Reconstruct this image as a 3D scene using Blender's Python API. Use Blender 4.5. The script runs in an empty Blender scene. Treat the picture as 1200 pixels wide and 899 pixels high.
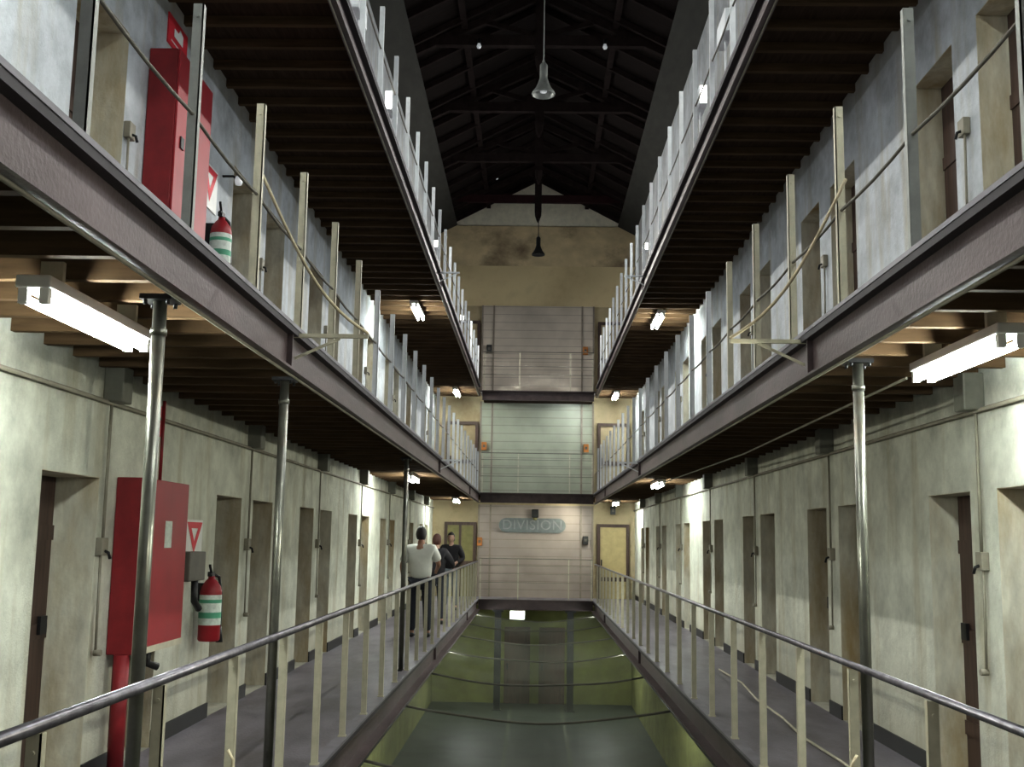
import bpy, bmesh, math, random
from math import sin, cos, pi, radians
from mathutils import Vector, Matrix
random.seed(7)
col = bpy.context.scene.collection
XL, XR, WL, WR = -1.52, 1.68, -2.98, 2.97          # gallery edges and cell walls
Z1, Z2, Z3, ZG = -1.65, 1.32, 4.38, -4.65          # floor levels (eye is z = 0)
Y0, YB, YE = -3.0, 31.6, 32.9                      # back, far cross gallery, end wall

# ------------------------------------------------------------------ materials
def nt(name):
    m = bpy.data.materials.new(name); m.use_nodes = True
    t = m.node_tree; b = t.nodes['Principled BSDF']
    return m, t, b
def N(t, kind, **k):
    n = t.nodes.new(kind)
    for a, v in k.items():
        if a in n.inputs: n.inputs[a].default_value = v
        else: setattr(n, a, v)
    return n
def mat(name, c, rough=.6, metal=0, var=.25, scale=6, dirt=None, dscale=1.5, dlo=.5, dhi=.75, stretch=(1, 1, 1), bump=0, bscale=40, spec=.4):
    m, t, b = nt(name)
    tc = N(t, 'ShaderNodeTexCoord'); mp = N(t, 'ShaderNodeMapping'); mp.inputs['Scale'].default_value = stretch
    t.links.new(tc.outputs['Object'], mp.inputs['Vector'])
    no = N(t, 'ShaderNodeTexNoise', Scale=scale, Detail=6.0, Roughness=.6); t.links.new(mp.outputs[0], no.inputs['Vector'])
    cr = N(t, 'ShaderNodeValToRGB'); e = cr.color_ramp.elements
    e[0].position = .3; e[1].position = .7
    e[0].color = (*[x * (1 - var) for x in c], 1); e[1].color = (*[min(1, x * (1 + var * .4)) for x in c], 1)
    t.links.new(no.outputs['Fac'], cr.inputs['Fac'])
    out = cr.outputs['Color']
    if dirt:
        n2 = N(t, 'ShaderNodeTexNoise', Scale=dscale, Detail=8.0, Roughness=.65); t.links.new(mp.outputs[0], n2.inputs['Vector'])
        r2 = N(t, 'ShaderNodeMapRange'); r2.inputs['From Min'].default_value = dlo; r2.inputs['From Max'].default_value = dhi
        t.links.new(n2.outputs['Fac'], r2.inputs['Value'])
        mx = N(t, 'ShaderNodeMix', data_type='RGBA'); t.links.new(r2.outputs[0], mx.inputs['Factor'])
        t.links.new(out, mx.inputs[6]); mx.inputs[7].default_value = (*dirt, 1); out = mx.outputs[2]
    t.links.new(out, b.inputs['Base Color'])
    b.inputs['Roughness'].default_value = rough; b.inputs['Metallic'].default_value = metal
    b.inputs['Specular IOR Level'].default_value = spec
    if bump:
        n3 = N(t, 'ShaderNodeTexNoise', Scale=bscale, Detail=4.0); t.links.new(tc.outputs['Object'], n3.inputs['Vector'])
        bp = N(t, 'ShaderNodeBump', Strength=bump, Distance=.02); t.links.new(n3.outputs['Fac'], bp.inputs['Height'])
        t.links.new(bp.outputs[0], b.inputs['Normal'])
    return m
def emis(name, c, s):
    m, t, b = nt(name)
    b.inputs['Base Color'].default_value = (.8, .8, .8, 1)
    b.inputs['Emission Color'].default_value = (*c, 1); b.inputs['Emission Strength'].default_value = s
    return m

def wall_mat(name, base_lo, base_hi, stain):
    """painted rubble masonry: limewash, vertical dirt runs, damp darker foot per storey"""
    m, t, b = nt(name); L = t.links
    tc = N(t, 'ShaderNodeTexCoord')
    sx = N(t, 'ShaderNodeSeparateXYZ'); L.new(tc.outputs['Object'], sx.inputs[0])
    # base tone turns cooler from the bottom to the upper storeys
    rz = N(t, 'ShaderNodeMapRange'); rz.inputs['From Min'].default_value = 1.1; rz.inputs['From Max'].default_value = 1.4
    L.new(sx.outputs['Z'], rz.inputs['Value'])
    base = N(t, 'ShaderNodeMix', data_type='RGBA'); base.inputs[6].default_value = (*base_lo, 1); base.inputs[7].default_value = (*base_hi, 1)
    L.new(rz.outputs[0], base.inputs['Factor'])
    n1 = N(t, 'ShaderNodeTexNoise', Scale=2.2, Detail=9.0, Roughness=.68); L.new(tc.outputs['Object'], n1.inputs['Vector'])
    r1 = N(t, 'ShaderNodeMapRange'); r1.inputs['From Min'].default_value = .35; r1.inputs['From Max'].default_value = .75
    r1.inputs['To Min'].default_value = 1.0; r1.inputs['To Max'].default_value = .52; L.new(n1.outputs['Fac'], r1.inputs['Value'])
    mu = N(t, 'ShaderNodeMix', data_type='RGBA', blend_type='MULTIPLY'); mu.inputs['Factor'].default_value = 1
    L.new(base.outputs[2], mu.inputs[6]); L.new(r1.outputs[0], mu.inputs[7])
    # vertical runs of ochre / grey stain
    mp = N(t, 'ShaderNodeMapping'); mp.inputs['Scale'].default_value = (2.6, 2.6, .35); L.new(tc.outputs['Object'], mp.inputs['Vector'])
    n2 = N(t, 'ShaderNodeTexNoise', Scale=1.3, Detail=6.0, Roughness=.6); L.new(mp.outputs[0], n2.inputs['Vector'])
    r2 = N(t, 'ShaderNodeMapRange'); r2.inputs['From Min'].default_value = .52; r2.inputs['From Max'].default_value = .8; r2.inputs['To Max'].default_value = .85
    L.new(n2.outputs['Fac'], r2.inputs['Value'])
    mx = N(t, 'ShaderNodeMix', data_type='RGBA'); L.new(r2.outputs[0], mx.inputs['Factor'])
    L.new(mu.outputs[2], mx.inputs[6]); mx.inputs[7].default_value = (*stain, 1)
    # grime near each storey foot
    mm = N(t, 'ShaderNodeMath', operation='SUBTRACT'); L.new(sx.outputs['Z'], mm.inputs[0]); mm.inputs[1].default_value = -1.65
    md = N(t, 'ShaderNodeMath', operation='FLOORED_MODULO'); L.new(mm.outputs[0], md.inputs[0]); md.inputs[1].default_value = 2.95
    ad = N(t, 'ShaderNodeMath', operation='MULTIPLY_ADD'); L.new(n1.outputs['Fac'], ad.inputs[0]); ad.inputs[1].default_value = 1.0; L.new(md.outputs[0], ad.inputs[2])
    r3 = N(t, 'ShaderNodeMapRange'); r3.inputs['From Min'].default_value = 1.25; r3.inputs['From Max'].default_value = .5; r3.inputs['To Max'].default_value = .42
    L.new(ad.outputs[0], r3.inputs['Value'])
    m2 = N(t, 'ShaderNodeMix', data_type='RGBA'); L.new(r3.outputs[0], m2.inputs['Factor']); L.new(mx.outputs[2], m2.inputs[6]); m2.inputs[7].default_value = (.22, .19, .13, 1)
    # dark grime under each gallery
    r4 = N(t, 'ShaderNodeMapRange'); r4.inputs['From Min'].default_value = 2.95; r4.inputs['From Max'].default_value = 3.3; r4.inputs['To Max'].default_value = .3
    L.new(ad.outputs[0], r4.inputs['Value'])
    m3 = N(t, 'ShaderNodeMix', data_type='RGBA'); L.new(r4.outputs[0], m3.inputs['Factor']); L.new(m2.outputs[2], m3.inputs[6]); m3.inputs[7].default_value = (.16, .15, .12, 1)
    L.new(m3.outputs[2], b.inputs['Base Color'])
    b.inputs['Roughness'].default_value = .75; b.inputs['Specular IOR Level'].default_value = .25
    n3 = N(t, 'ShaderNodeTexNoise', Scale=11.0, Detail=7.0, Roughness=.7); L.new(tc.outputs['Object'], n3.inputs['Vector'])
    bp = N(t, 'ShaderNodeBump', Strength=.45, Distance=.03); L.new(n3.outputs['Fac'], bp.inputs['Height']); L.new(bp.outputs[0], b.inputs['Normal'])
    return m

def board_mat(name, c, line=.35, pitch=.17, axis='Z', extra=None, estart=7.0):
    """painted boards with fine dark joints"""
    m, t, b = nt(name); L = t.links
    tc = N(t, 'ShaderNodeTexCoord'); sx = N(t, 'ShaderNodeSeparateXYZ'); L.new(tc.outputs['Object'], sx.inputs[0])
    md = N(t, 'ShaderNodeMath', operation='FLOORED_MODULO'); L.new(sx.outputs[axis], md.inputs[0]); md.inputs[1].default_value = pitch
    lt = N(t, 'ShaderNodeMath', operation='LESS_THAN'); L.new(md.outputs[0], lt.inputs[0]); lt.inputs[1].default_value = pitch * .09
    no = N(t, 'ShaderNodeTexNoise', Scale=1.7, Detail=7.0); L.new(tc.outputs['Object'], no.inputs['Vector'])
    cr = N(t, 'ShaderNodeValToRGB'); e = cr.color_ramp.elements; e[0].position = .3; e[1].position = .7
    e[0].color = (*[x * .78 for x in c], 1); e[1].color = (*c, 1); L.new(no.outputs['Fac'], cr.inputs['Fac'])
    mx = N(t, 'ShaderNodeMix', data_type='RGBA')
    ml = N(t, 'ShaderNodeMath', operation='MULTIPLY'); L.new(lt.outputs[0], ml.inputs[0]); ml.inputs[1].default_value = line
    L.new(ml.outputs[0], mx.inputs['Factor']); L.new(cr.outputs['Color'], mx.inputs[6]); mx.inputs[7].default_value = (.08, .07, .06, 1)
    L.new(mx.outputs[2], b.inputs['Base Color']); b.inputs['Roughness'].default_value = .6
    return m

M = {}
M['wall'] = wall_mat('limewashed stone', (.66, .67, .58), (.56, .59, .62), (.33, .28, .17))
M['reveal'] = mat('ochre stained reveal', (.62, .60, .50), .8, dirt=(.34, .25, .12), dscale=1.1, dlo=.42, dhi=.72, stretch=(2, 2, .6), bump=.3, bscale=12)
M['door'] = mat('dark door timber', (.075, .045, .035), .55, var=.5, stretch=(8, 8, .6), scale=3)
M['iron'] = mat('black iron', (.03, .03, .032), .45, .6)
M['beam'] = mat('purple brown painted beam', (.105, .078, .08), .45, .1, var=.45, scale=2.5, dirt=(.07, .05, .05), dscale=3, stretch=(1, .4, 1), bump=.15)
M['beamd'] = mat('dark brown beam', (.05, .034, .034), .55, var=.4)
M['dbeam'] = mat('shadowed top flange', (.035, .03, .035), .6)  # near-black tone paints in the shade under the flange
M['deck'] = mat('worn grey boards', (.18, .165, .19), .42, var=.4, scale=3, dirt=(.08, .07, .07), dscale=2.2, stretch=(1, .35, 1), bump=.2)
M['kerb'] = mat('grey deck edging', (.19, .18, .205), .45, var=.3, scale=5)
M['joist'] = mat('brown timber joist', (.10, .064, .035), .85, var=.4, stretch=(.5, 5, 5), scale=4, spec=.1)
M['under'] = mat('dark underside boards', (.05, .032, .022), .9, var=.4, stretch=(5, .6, 5), spec=.05)  # even, very dark brown base colour
M['post'] = mat('cream painted steel', (.50, .47, .36), .5, var=.2, scale=8, dirt=(.3, .22, .12), dlo=.6, dhi=.8, dscale=5)
M['postw'] = mat('white painted steel', (.74, .76, .78), .5, var=.12, scale=8)
M['pipe'] = mat('worn handrail steel', (.19, .18, .20), .32, .55, var=.4, scale=14)
M['pole'] = mat('galvanised prop', (.20, .20, .17), .3, .6, var=.4, scale=5, dirt=(.2, .14, .08), dlo=.55, dhi=.75)
M['conduit'] = mat('painted conduit', (.50, .47, .37), .6, var=.25)
M['edgec'] = mat('dull edge conduit', (.26, .24, .19), .6)
M['dconduit'] = mat('dark conduit', (.13, .12, .10), .6)
M['red'] = mat('fire red enamel', (.30, .016, .024), .45, var=.2, scale=3)
M['dred'] = mat('dark red pipe', (.22, .015, .02), .5, var=.25)
M['white'] = mat('white enamel', (.78, .78, .76), .45, var=.08)
M['jbox'] = mat('dull box enamel', (.17, .17, .14), .6)
M['label'] = mat('printed white label', (.62, .68, .62), .5, var=.3, scale=20)
M['green'] = mat('green print', (.1, .35, .22), .5)
M['signred'] = mat('sign red', (.62, .03, .05), .5, var=.05)
M['black'] = mat('black plastic', (.02, .02, .02), .45)
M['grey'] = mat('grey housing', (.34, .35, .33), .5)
M['rope'] = mat('pale rope', (.55, .48, .34), .85)
M['tube'] = emis('fluorescent glass', (.93, 1.0, .95), 130)
M['bulb'] = emis('lit lamp glass', (1, .97, .85), 9)
M['exit'] = emis('lit box face', (.95, 1, .95), 7)
M['dim'] = emis('dim pearl glass', (.75, .8, .85), .18)
M['roof'] = mat('dark roof boards', (.016, .012, .011), .95, var=.4, stretch=(.5, 6, .5), spec=.05)
M['lining'] = mat('dark eave lining', (.035, .035, .03), .9, var=.3, stretch=(1, .3, 1))  # dark strip, slightly lighter than the roof boards above it
M['truss'] = mat('dark roof timber', (.022, .015, .014), .9, var=.4, spec=.05)
M['trussr'] = mat('reddish tie timber', (.03, .012, .013), .9, var=.3, spec=.1)
M['gable'] = mat('pale gable paint', (.78, .74, .60), .8, var=.15)
M['plaster'] = mat('stained brown plaster', (.70, .57, .36), .85, var=.25, scale=1.6, dirt=(.17, .12, .08), dscale=.45, dlo=.50, dhi=.70, stretch=(1, 1, 1.3), bump=.15)
M['plasterm'] = mat('warm clean plaster', (.74, .62, .38), .85, var=.2, scale=1.4, dirt=(.4, .31, .18), dscale=.7, dlo=.45, dhi=.75)
M['plasterlo'] = mat('sandy plaster', (.50, .42, .27), .85, var=.2, scale=1.5, dirt=(.26, .19, .10), dscale=.9)
M['boards3'] = board_mat('pinkish white boards', (.62, .55, .47), pitch=.24)
M['boards2'] = board_mat('greenish white boards', (.40, .415, .33), pitch=.24)
M['boards1'] = board_mat('pink grey boards', (.38, .32, .28), pitch=.24)
M['pilaster'] = mat('grey pilaster paint', (.28, .24, .20), .7)
M['ground'] = mat('mossy rendered wall', (.17, .175, .06), .85, var=.3, scale=2, dirt=(.12, .13, .05), dscale=1.2)
M['gfloor'] = mat('grey green slab floor', (.04, .048, .038), .5, var=.3, scale=1.5)
M['paint'] = mat('worn floor line', (.09, .10, .07), .6)
M['pane'] = mat('tan glazed panel', (.46, .38, .20), .3, var=.15)
M['mesh'] = mat('olive glass', (.24, .22, .10), .25, var=.2)
M['skin'] = mat('warm brown skin', (.34, .19, .13), .6, var=.1)
M['skinl'] = mat('light skin', (.55, .36, .28), .6, var=.1)
M['hair'] = mat('near black hair', (.018, .014, .013), .6)
M['hairb'] = mat('reddish brown hair', (.07, .025, .018), .6)
M['shirt'] = mat('white cotton', (.70, .71, .66), .8, var=.1, scale=5, bump=.1, bscale=14)
M['jeans'] = mat('dark blue trousers', (.022, .024, .035), .8)
M['jacket'] = mat('black cloth', (.02, .018, .022), .8)
M['greycloth'] = mat('blue grey cloth', (.22, .25, .28), .8)
M['orange'] = mat('orange box', (.5, .2, .05), .5)
M['signgrey'] = mat('grey green sign board', (.17, .19, .19), .6)
M['signtxt'] = mat('pale sign lettering', (.27, .27, .27), .6)

def net_mat():
    m, t, b = nt('grey safety net'); L = t.links
    out = t.nodes['Material Output']
    tr = N(t, 'ShaderNodeBsdfTransparent'); df = N(t, 'ShaderNodeBsdfDiffuse'); df.inputs['Color'].default_value = (.25, .27, .22, 1)
    tc = N(t, 'ShaderNodeTexCoord'); mp = N(t, 'ShaderNodeMapping'); mp.inputs['Scale'].default_value = (.6, .6, 1); L.new(tc.outputs['Object'], mp.inputs[0])
    no = N(t, 'ShaderNodeTexNoise', Scale=1.6, Detail=5.0); L.new(mp.outputs[0], no.inputs['Vector'])
    r = N(t, 'ShaderNodeMapRange'); r.inputs['From Min'].default_value = .35; r.inputs['From Max'].default_value = .7
    r.inputs['To Min'].default_value = .10; r.inputs['To Max'].default_value = .26; L.new(no.outputs['Fac'], r.inputs['Value'])
    mx = N(t, 'ShaderNodeMixShader'); L.new(r.outputs[0], mx.inputs[0]); L.new(tr.outputs[0], mx.inputs[1]); L.new(df.outputs[0], mx.inputs[2])
    L.new(mx.outputs[0], out.inputs['Surface']); return m
M['net'] = net_mat()

# ------------------------------------------------------------------ geometry helpers
class MB:
    def __init__(s): s.v = []; s.f = []; s.m = []; s.mi = 0; s.sm = []
    def quad(s, *p, smooth=False):
        i = len(s.v); s.v += [tuple(q) for q in p]; s.f.append(tuple(range(i, i + len(p)))); s.m.append(s.mi); s.sm.append(smooth)
    def box(s, x0, x1, y0, y1, z0, z1):
        i = len(s.v)
        s.v += [(x0, y0, z0), (x1, y0, z0), (x1, y1, z0), (x0, y1, z0), (x0, y0, z1), (x1, y0, z1), (x1, y1, z1), (x0, y1, z1)]
        for f in ((0, 3, 2, 1), (4, 5, 6, 7), (0, 1, 5, 4), (1, 2, 6, 5), (2, 3, 7, 6), (3, 0, 4, 7)):
            s.f.append(tuple(i + k for k in f)); s.m.append(s.mi); s.sm.append(False)
        return s
    def bar(s, a, b, w, h):
        """rectangular bar from a to b, w across, h in the other direction"""
        a, b = Vector(a), Vector(b); d = (b - a).normalized()
        up = Vector((0, 0, 1)) if abs(d.z) < .95 else Vector((0, 1, 0))
        u = d.cross(up).normalized() * w / 2; n = u.cross(d).normalized() * h / 2
        i = len(s.v)
        for p in (a, b):
            for q in (u + n, -u + n, -u - n, u - n): s.v.append(tuple(p + q))
        for f in ((0, 1, 2, 3), (7, 6, 5, 4), (0, 4, 5, 1), (1, 5, 6, 2), (2, 6, 7, 3), (3, 7, 4, 0)):
            s.f.append(tuple(i + k for k in f)); s.m.append(s.mi); s.sm.append(False)
        return s
    def tube(s, pts, r, n=10, cap=True):
        pts = [Vector(p) for p in pts]; rs = r if isinstance(r, (list, tuple)) else [r] * len(pts)
        i = len(s.v); d0 = (pts[1] - pts[0]).normalized()
        ref = Vector((0, 0, 1)) if abs(d0.z) < .9 else Vector((1, 0, 0))
        for k, p in enumerate(pts):
            d = (pts[min(k + 1, len(pts) - 1)] - pts[max(k - 1, 0)]).normalized()
            u = d.cross(ref)
            if u.length < 1e-4: u = d.cross(Vector((0, 1, 0)))
            u.normalize(); w = u.cross(d)
            for j in range(n):
                a = 2 * pi * j / n; s.v.append(tuple(p + (u * cos(a) + w * sin(a)) * rs[k]))
        for k in range(len(pts) - 1):
            for j in range(n):
                a = i + k * n + j; b = i + k * n + (j + 1) % n
                s.f.append((a, b, b + n, a + n)); s.m.append(s.mi); s.sm.append(True)
        if cap:
            s.f.append(tuple(i + j for j in range(n))); s.m.append(s.mi); s.sm.append(False)
            s.f.append(tuple(i + (len(pts) - 1) * n + j for j in reversed(range(n)))); s.m.append(s.mi); s.sm.append(False)
        return s
    def lathe(s, prof, c, n=20):
        cx, cy, cz = c; i = len(s.v)
        for r, z in prof:
            for j in range(n):
                a = 2 * pi * j / n; s.v.append((cx + r * cos(a), cy + r * sin(a), cz + z))
        for k in range(len(prof) - 1):
            for j in range(n):
                a = i + k * n + j; b = i + k * n + (j + 1) % n
                s.f.append((a, b, b + n, a + n)); s.m.append(s.mi); s.sm.append(True)
        return s
    def build(s, name, mats, parent=None, bevel=0, loc=None):
        """vertices are given in world space; the object's origin goes to loc (or its parent's)"""
        me = bpy.data.meshes.new(name)
        base = Vector((0, 0, 0))
        if parent is not None:
            p = parent
            while p is not None: base += p.location; p = p.parent
        o0 = Vector(loc) if loc is not None else (base if parent is not None else Vector((0, 0, 0)))
        me.from_pydata([tuple(Vector(v) - o0) for v in s.v], [], s.f)
        ms = mats if isinstance(mats, (list, tuple)) else [mats]
        for m in ms: me.materials.append(m)
        for p, mi, sm in zip(me.polygons, s.m, s.sm): p.material_index = mi; p.use_smooth = sm
        bm = bmesh.new(); bm.from_mesh(me); bmesh.ops.recalc_face_normals(bm, faces=bm.faces)
        if bevel: bmesh.ops.bevel(bm, geom=bm.edges[:], offset=bevel, segments=2, affect='EDGES', profile=.5)
        bm.to_mesh(me); bm.free()
        o = bpy.data.objects.new(name, me); col.objects.link(o)
        if parent is not None: o.parent = parent; o.location = o0 - base
        else: o.location = o0
        return o
def tag(o, label=None, cat=None, group=None, kind=None):
    if label: o['label'] = label
    if cat: o['category'] = cat
    if group: o['group'] = group
    if kind: o['kind'] = kind
    return o
def thing(name, label, cat, loc, group=None, rz=0):
    o = bpy.data.objects.new(name, None); col.objects.link(o); o.location = loc; o.rotation_euler.z = rz
    o.empty_display_size = .1
    return tag(o, label, cat, group)
def copy_tree(o, parent=None):
    c = o.copy(); col.objects.link(c)
    if parent is not None: c.parent = parent
    for ch in list(o.children): copy_tree(ch, c)
    return c
def struct(name, mb, m, parent=None, label=None):
    o = mb.build(name, m, parent)
    if parent is None: o['kind'] = 'structure'
    if label: o['label'] = label
    return o
def side(s): return 'left' if s < 0 else 'right'

# ------------------------------------------------------------------ cell walls with doorways
def starts(s):                        # doorways as (y0, y1)
    out = []
    base, d = (10.42, ((0, .90), (1.36, 2.25))) if s < 0 else (10.10, ((0, .86), (1.30, 2.10)))
    for k in range(-2, 6):
        for a, b in d: out.append((base + 3.75 * k + a, base + 3.75 * k + b))
    return out
HD = 2.03
XE = {(-1, 0): XL, (1, 0): XR}
def edge(s, z): return (XL if s < 0 else XR) * (1.035 if z > 3 else 1)
def HDz(z0): return 2.03 if z0 < 0 else 2.28
for s in (-1, 1):
    wx = WL if s < 0 else WR
    T = .62
    x0, x1 = (wx - T, wx) if s < 0 else (wx, wx + T)
    mb = MB()
    mb.box(x0, x1, Y0, YE + .3, ZG, Z1)                    # ground storey
    mb.box(x0, x1, Y0, YE + .3, Z3, 9.42)                  # top storey
    for z0, z1 in ((Z1, Z2), (Z2, Z3)):
        y = Y0
        for a, b in starts(s):
            mb.box(x0, x1, y, a, z0, z0 + HDz(z0)); y = b
        mb.box(x0, x1, y, YE + .3, z0, z0 + HDz(z0))
        mb.box(x0, x1, Y0, YE + .3, z0 + HDz(z0), z1)
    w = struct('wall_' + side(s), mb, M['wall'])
    lin = MB(); lin.mi = 0                                  # stained linings of each doorway (2 mm proud of the masonry)
    for z0 in (Z1, Z2):
        for a, b in starts(s):
            xa, xb = sorted((wx - s * .002, wx + s * .30))
            if s < 0: xa, xb = wx - .30, wx - .002
            else: xa, xb = wx + .002, wx + .215
            e = .004
            lin.box(xa, xb, b - e, b, z0, z0 + HDz(z0)); lin.box(xa, xb, a, a + e, z0, z0 + HDz(z0)); lin.box(xa, xb, a, b, z0 + HDz(z0) - e, z0 + HDz(z0))
    struct('doorway_linings', lin, M['reveal'], w)
    # ledge of thicker masonry below the galleries
    nd = 0
    for li, z0 in enumerate((Z1, Z2)):
        for i, (a, b) in enumerate(starts(s)):
            if s < 0 and 7.8 < a < 8.3: pass
            nd += 1
            dx = wx + s * (.30 if s < 0 else .215)
            d = MB(); xa, xb = sorted((dx, dx + s * .05)); d.box(xa, xb, a, b, z0 + .01, z0 + HDz(z0))
            for zz in (.35, 1.0, 1.65):
                xc, xd = sorted((dx - s * .012, dx)); d.box(xc, xd, a, b, z0 + zz - .05, z0 + zz + .05)
            do = struct('door_%d' % (nd + (100 if s > 0 else 0)), d, M['door'])
            h = MB(); h.box(*sorted((dx - s * .035, dx - s * .013)), b - .16, b - .06, z0 + .98, z0 + 1.1)
            h.build('bolt', M['iron'], do)
# skirting of dark paint
for s in (-1, 1):
    wx = WL if s < 0 else WR
    for li, z0 in enumerate((Z1, Z2)):
        mb = MB(); y = Y0
        for a, b in starts(s) + [(YE, YE)]:
            xa, xb = sorted((wx, wx - s * .015)); mb.box(xa, xb, y, a, z0, z0 + .13); y = b
        struct('baseboard_' + side(s) + ('_upper' if li else ''), mb, M['black'])

# ------------------------------------------------------------------ galleries: deck, joists, edge beam
def gallery(s, z, nm):
    ex, wx = edge(s, z), (WL if s < 0 else WR)
    mb = MB(); xa, xb = sorted((ex + s * .06, wx)); mb.box(xa, xb, Y0, YE, z - .045, z)
    root = struct('floor_' + nm, mb, M['deck'])
    k = MB(); xa, xb = sorted((ex, ex + s * .10)); k.box(xa, xb, Y0, YB, z - .012, z + .012)
    k.build('edge_kerb', M['kerb'], root)
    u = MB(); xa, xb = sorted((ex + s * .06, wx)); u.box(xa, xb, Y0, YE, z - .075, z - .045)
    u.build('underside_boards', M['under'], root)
    j = MB(); y = Y0 + .1
    while y < YE - .1:
        xa, xb = sorted((ex + s * .07, wx)); j.box(xa, xb, y, y + .055, z - (.19 if z < 3 else .15), z - .075); y += .43
    j.build('joists', M['joist'], root)
    # channel beam facing the void: web with two flanges
    b = MB(); yy = Y0
    wa, wb = sorted((ex + s * .055, ex + s * .07))
    b.box(wa, wb, Y0, YB, z - .27, z - .05)
    fa, fb = sorted((ex + s * (-.05 if z < 0 else 0), ex + s * .07)); b.box(fa, fb, Y0, YB, z - .285, z - .27)
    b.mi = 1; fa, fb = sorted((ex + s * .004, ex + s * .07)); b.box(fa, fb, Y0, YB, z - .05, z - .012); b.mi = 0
    for y in (6.9, 18.2, 27.0):                             # splice plates and bolts at the joints
        fa, fb = sorted((ex + s * .02, ex + s * .056)); b.box(fa, fb, y - .012, y + .012, z - .27, z - .045)
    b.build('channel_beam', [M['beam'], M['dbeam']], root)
    t = MB(); t.tube([(ex + s * .05, Y0, z - .295), (ex + s * .05, YB, z - .295)], .009, 6)
    t.build('edge_conduit', M['edgec'], root)
    return root
G = {}
for s in (-1, 1):
    for z, nm in ((Z1, 'first'), (Z2, 'second'), (Z3, 'third')):
        G[s, z] = gallery(s, z, '%s_gallery_%s' % (nm, side(s)))
# far cross galleries
for z, nm in ((Z1, 'first'), (Z2, 'second'), (4.24, 'third')):
    mb = MB(); mb.box(XL - .06, XR + .06, YB, YE, z - .045, z)
    r = struct('floor_%s_far_bridge' % nm, mb, M['deck'])
    b = MB(); b.box(XL, XR, YB - .07, YB - .055, z - .27, z - .02); b.box(XL, XR, YB - .13, YB - .055, z - .285, z - .27)
    b.box(XL, XR, YB - .13, YB - .0, z - .035, z - .005)
    b.build('channel_beam', M['beamd'], r)
    j = MB(); j.box(XL, XR, YB - .05, YE, z - .2, z - .047)
    j.build('underside_boards', M['under'], r)
# bridge the photographer stands on
mb = MB(); mb.box(XL, XR, -1.4, .7, Z1 - .2, Z1); struct('floor_near_bridge', mb, M['deck'])

# ------------------------------------------------------------------ ground floor, roof, end walls
mb = MB(); mb.box(WL, WR, Y0, YE, ZG - .2, ZG); fl = struct('floor', mb, M['gfloor'])
mb = MB(); mb.box(-.62, -.54, Y0, YE - .4, ZG, ZG + .004); mb.box(.80, .88, Y0, YE - .4, ZG, ZG + .004); mb.build('floor_line', M['paint'], fl)
for s in (-1, 1):                                           # mossy render on the ground storey walls
    wx = WL if s < 0 else WR
    mb = MB(); xa, xb = sorted((wx, wx - s * .10)); mb.box(xa, xb, Y0, YE, ZG, Z1 - .24)
    struct('wall_ground_' + side(s), mb, M['ground'])
EAVE, APX, AX = 9.42, 10.98, 0.0
mb = MB()
for s in (-1, 1):
    wx = WL if s < 0 else WR
    mb.quad((wx + s * .7, Y0, EAVE - .36), (AX, Y0, APX), (AX, YE + .3, APX), (wx + s * .7, YE + .3, EAVE - .36))
    mb.quad((wx + s * .7, Y0, EAVE - .26), (AX, Y0, APX + .1), (AX, YE + .3, APX + .1), (wx + s * .7, YE + .3, EAVE - .26))
ro = struct('ceiling', mb, M['roof'])
mb = MB()
for s in (-1, 1):
    wx = WL if s < 0 else WR; k = (APX - EAVE) / abs(wx)
    xa = wx; xb = s * 2.45
    mb.box(*sorted((xa, xb)), Y0, YE, 0, 0)
    mb.v[-8:] = [(xa, Y0, EAVE - .165), (xb, Y0, EAVE + k * (abs(wx) - 2.45) - .165), (xb, YE, EAVE + k * (abs(wx) - 2.45) - .165), (xa, YE, EAVE - .165),
                 (xa, Y0, EAVE - .18), (xb, Y0, EAVE + k * (abs(wx) - 2.45) - .18), (xb, YE, EAVE + k * (abs(wx) - 2.45) - .18), (xa, YE, EAVE - .18)]
mb.build('eave_lining', M['lining'], ro)
# rafters against the boards
mb = MB(); y = Y0 + .4
while y < YE:
    for s in (-1, 1):
        wx = WL if s < 0 else WR
        mb.bar((wx, y, EAVE - .09), (AX, y, APX - .09), .07, .12)
    y += 1.1
mb.build('rafters', M['truss'], ro)
mb = MB()
for x, zz in ((-1.5, 10.05), (1.5, 10.05)): mb.box(x - .06, x + .06, Y0, YE, zz, zz + .12)
mb.build('purlins', M['truss'], ro)

# end wall: sandy plaster below, stained plaster above, pale gable, painted board panels between pilasters
mb = MB()
mb.mi = 0; mb.box(WL, WR, YE, YE + .3, ZG, Z1 - .25)
mb.mi = 1; mb.box(WL, WR, YE, YE + .3, Z1 - .25, 7.0)
mb.mi = 4; mb.box(WL, WR, YE, YE + .3, 7.0, 8.25)
mb.mi = 2; mb.box(WL, WR, YE, YE + .3, 8.25, 9.5)
mb.mi = 3; mb.box(WL, WR, YE, YE + .3, 9.5, 9.52); mb.quad((WL, YE, 9.5), (WR, YE, 9.5), (AX, YE, APX + .02))
ew = struct('wall_end', mb, [M['ground'], M['plasterlo'], M['plaster'], M['gable'], M['plasterm']])
for z0, z1, m in ((Z1, Z2 - .3, 'boards1'), (Z2, Z3 - .3, 'boards2'), (Z3, 7.0, 'boards3')):
    mb = MB(); mb.box(-1.62, 1.74, YE - .06, YE, z0, z1)
    mb.build('board_panel', M[m], ew)
    mb = MB()
    for x in (-1.64, -1.30, 1.36, 1.70): mb.box(x, x + .05, YE - .085, YE - .06, z0, z1)
    mb.build('pilaster_strips', M['pilaster'], ew)
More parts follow.
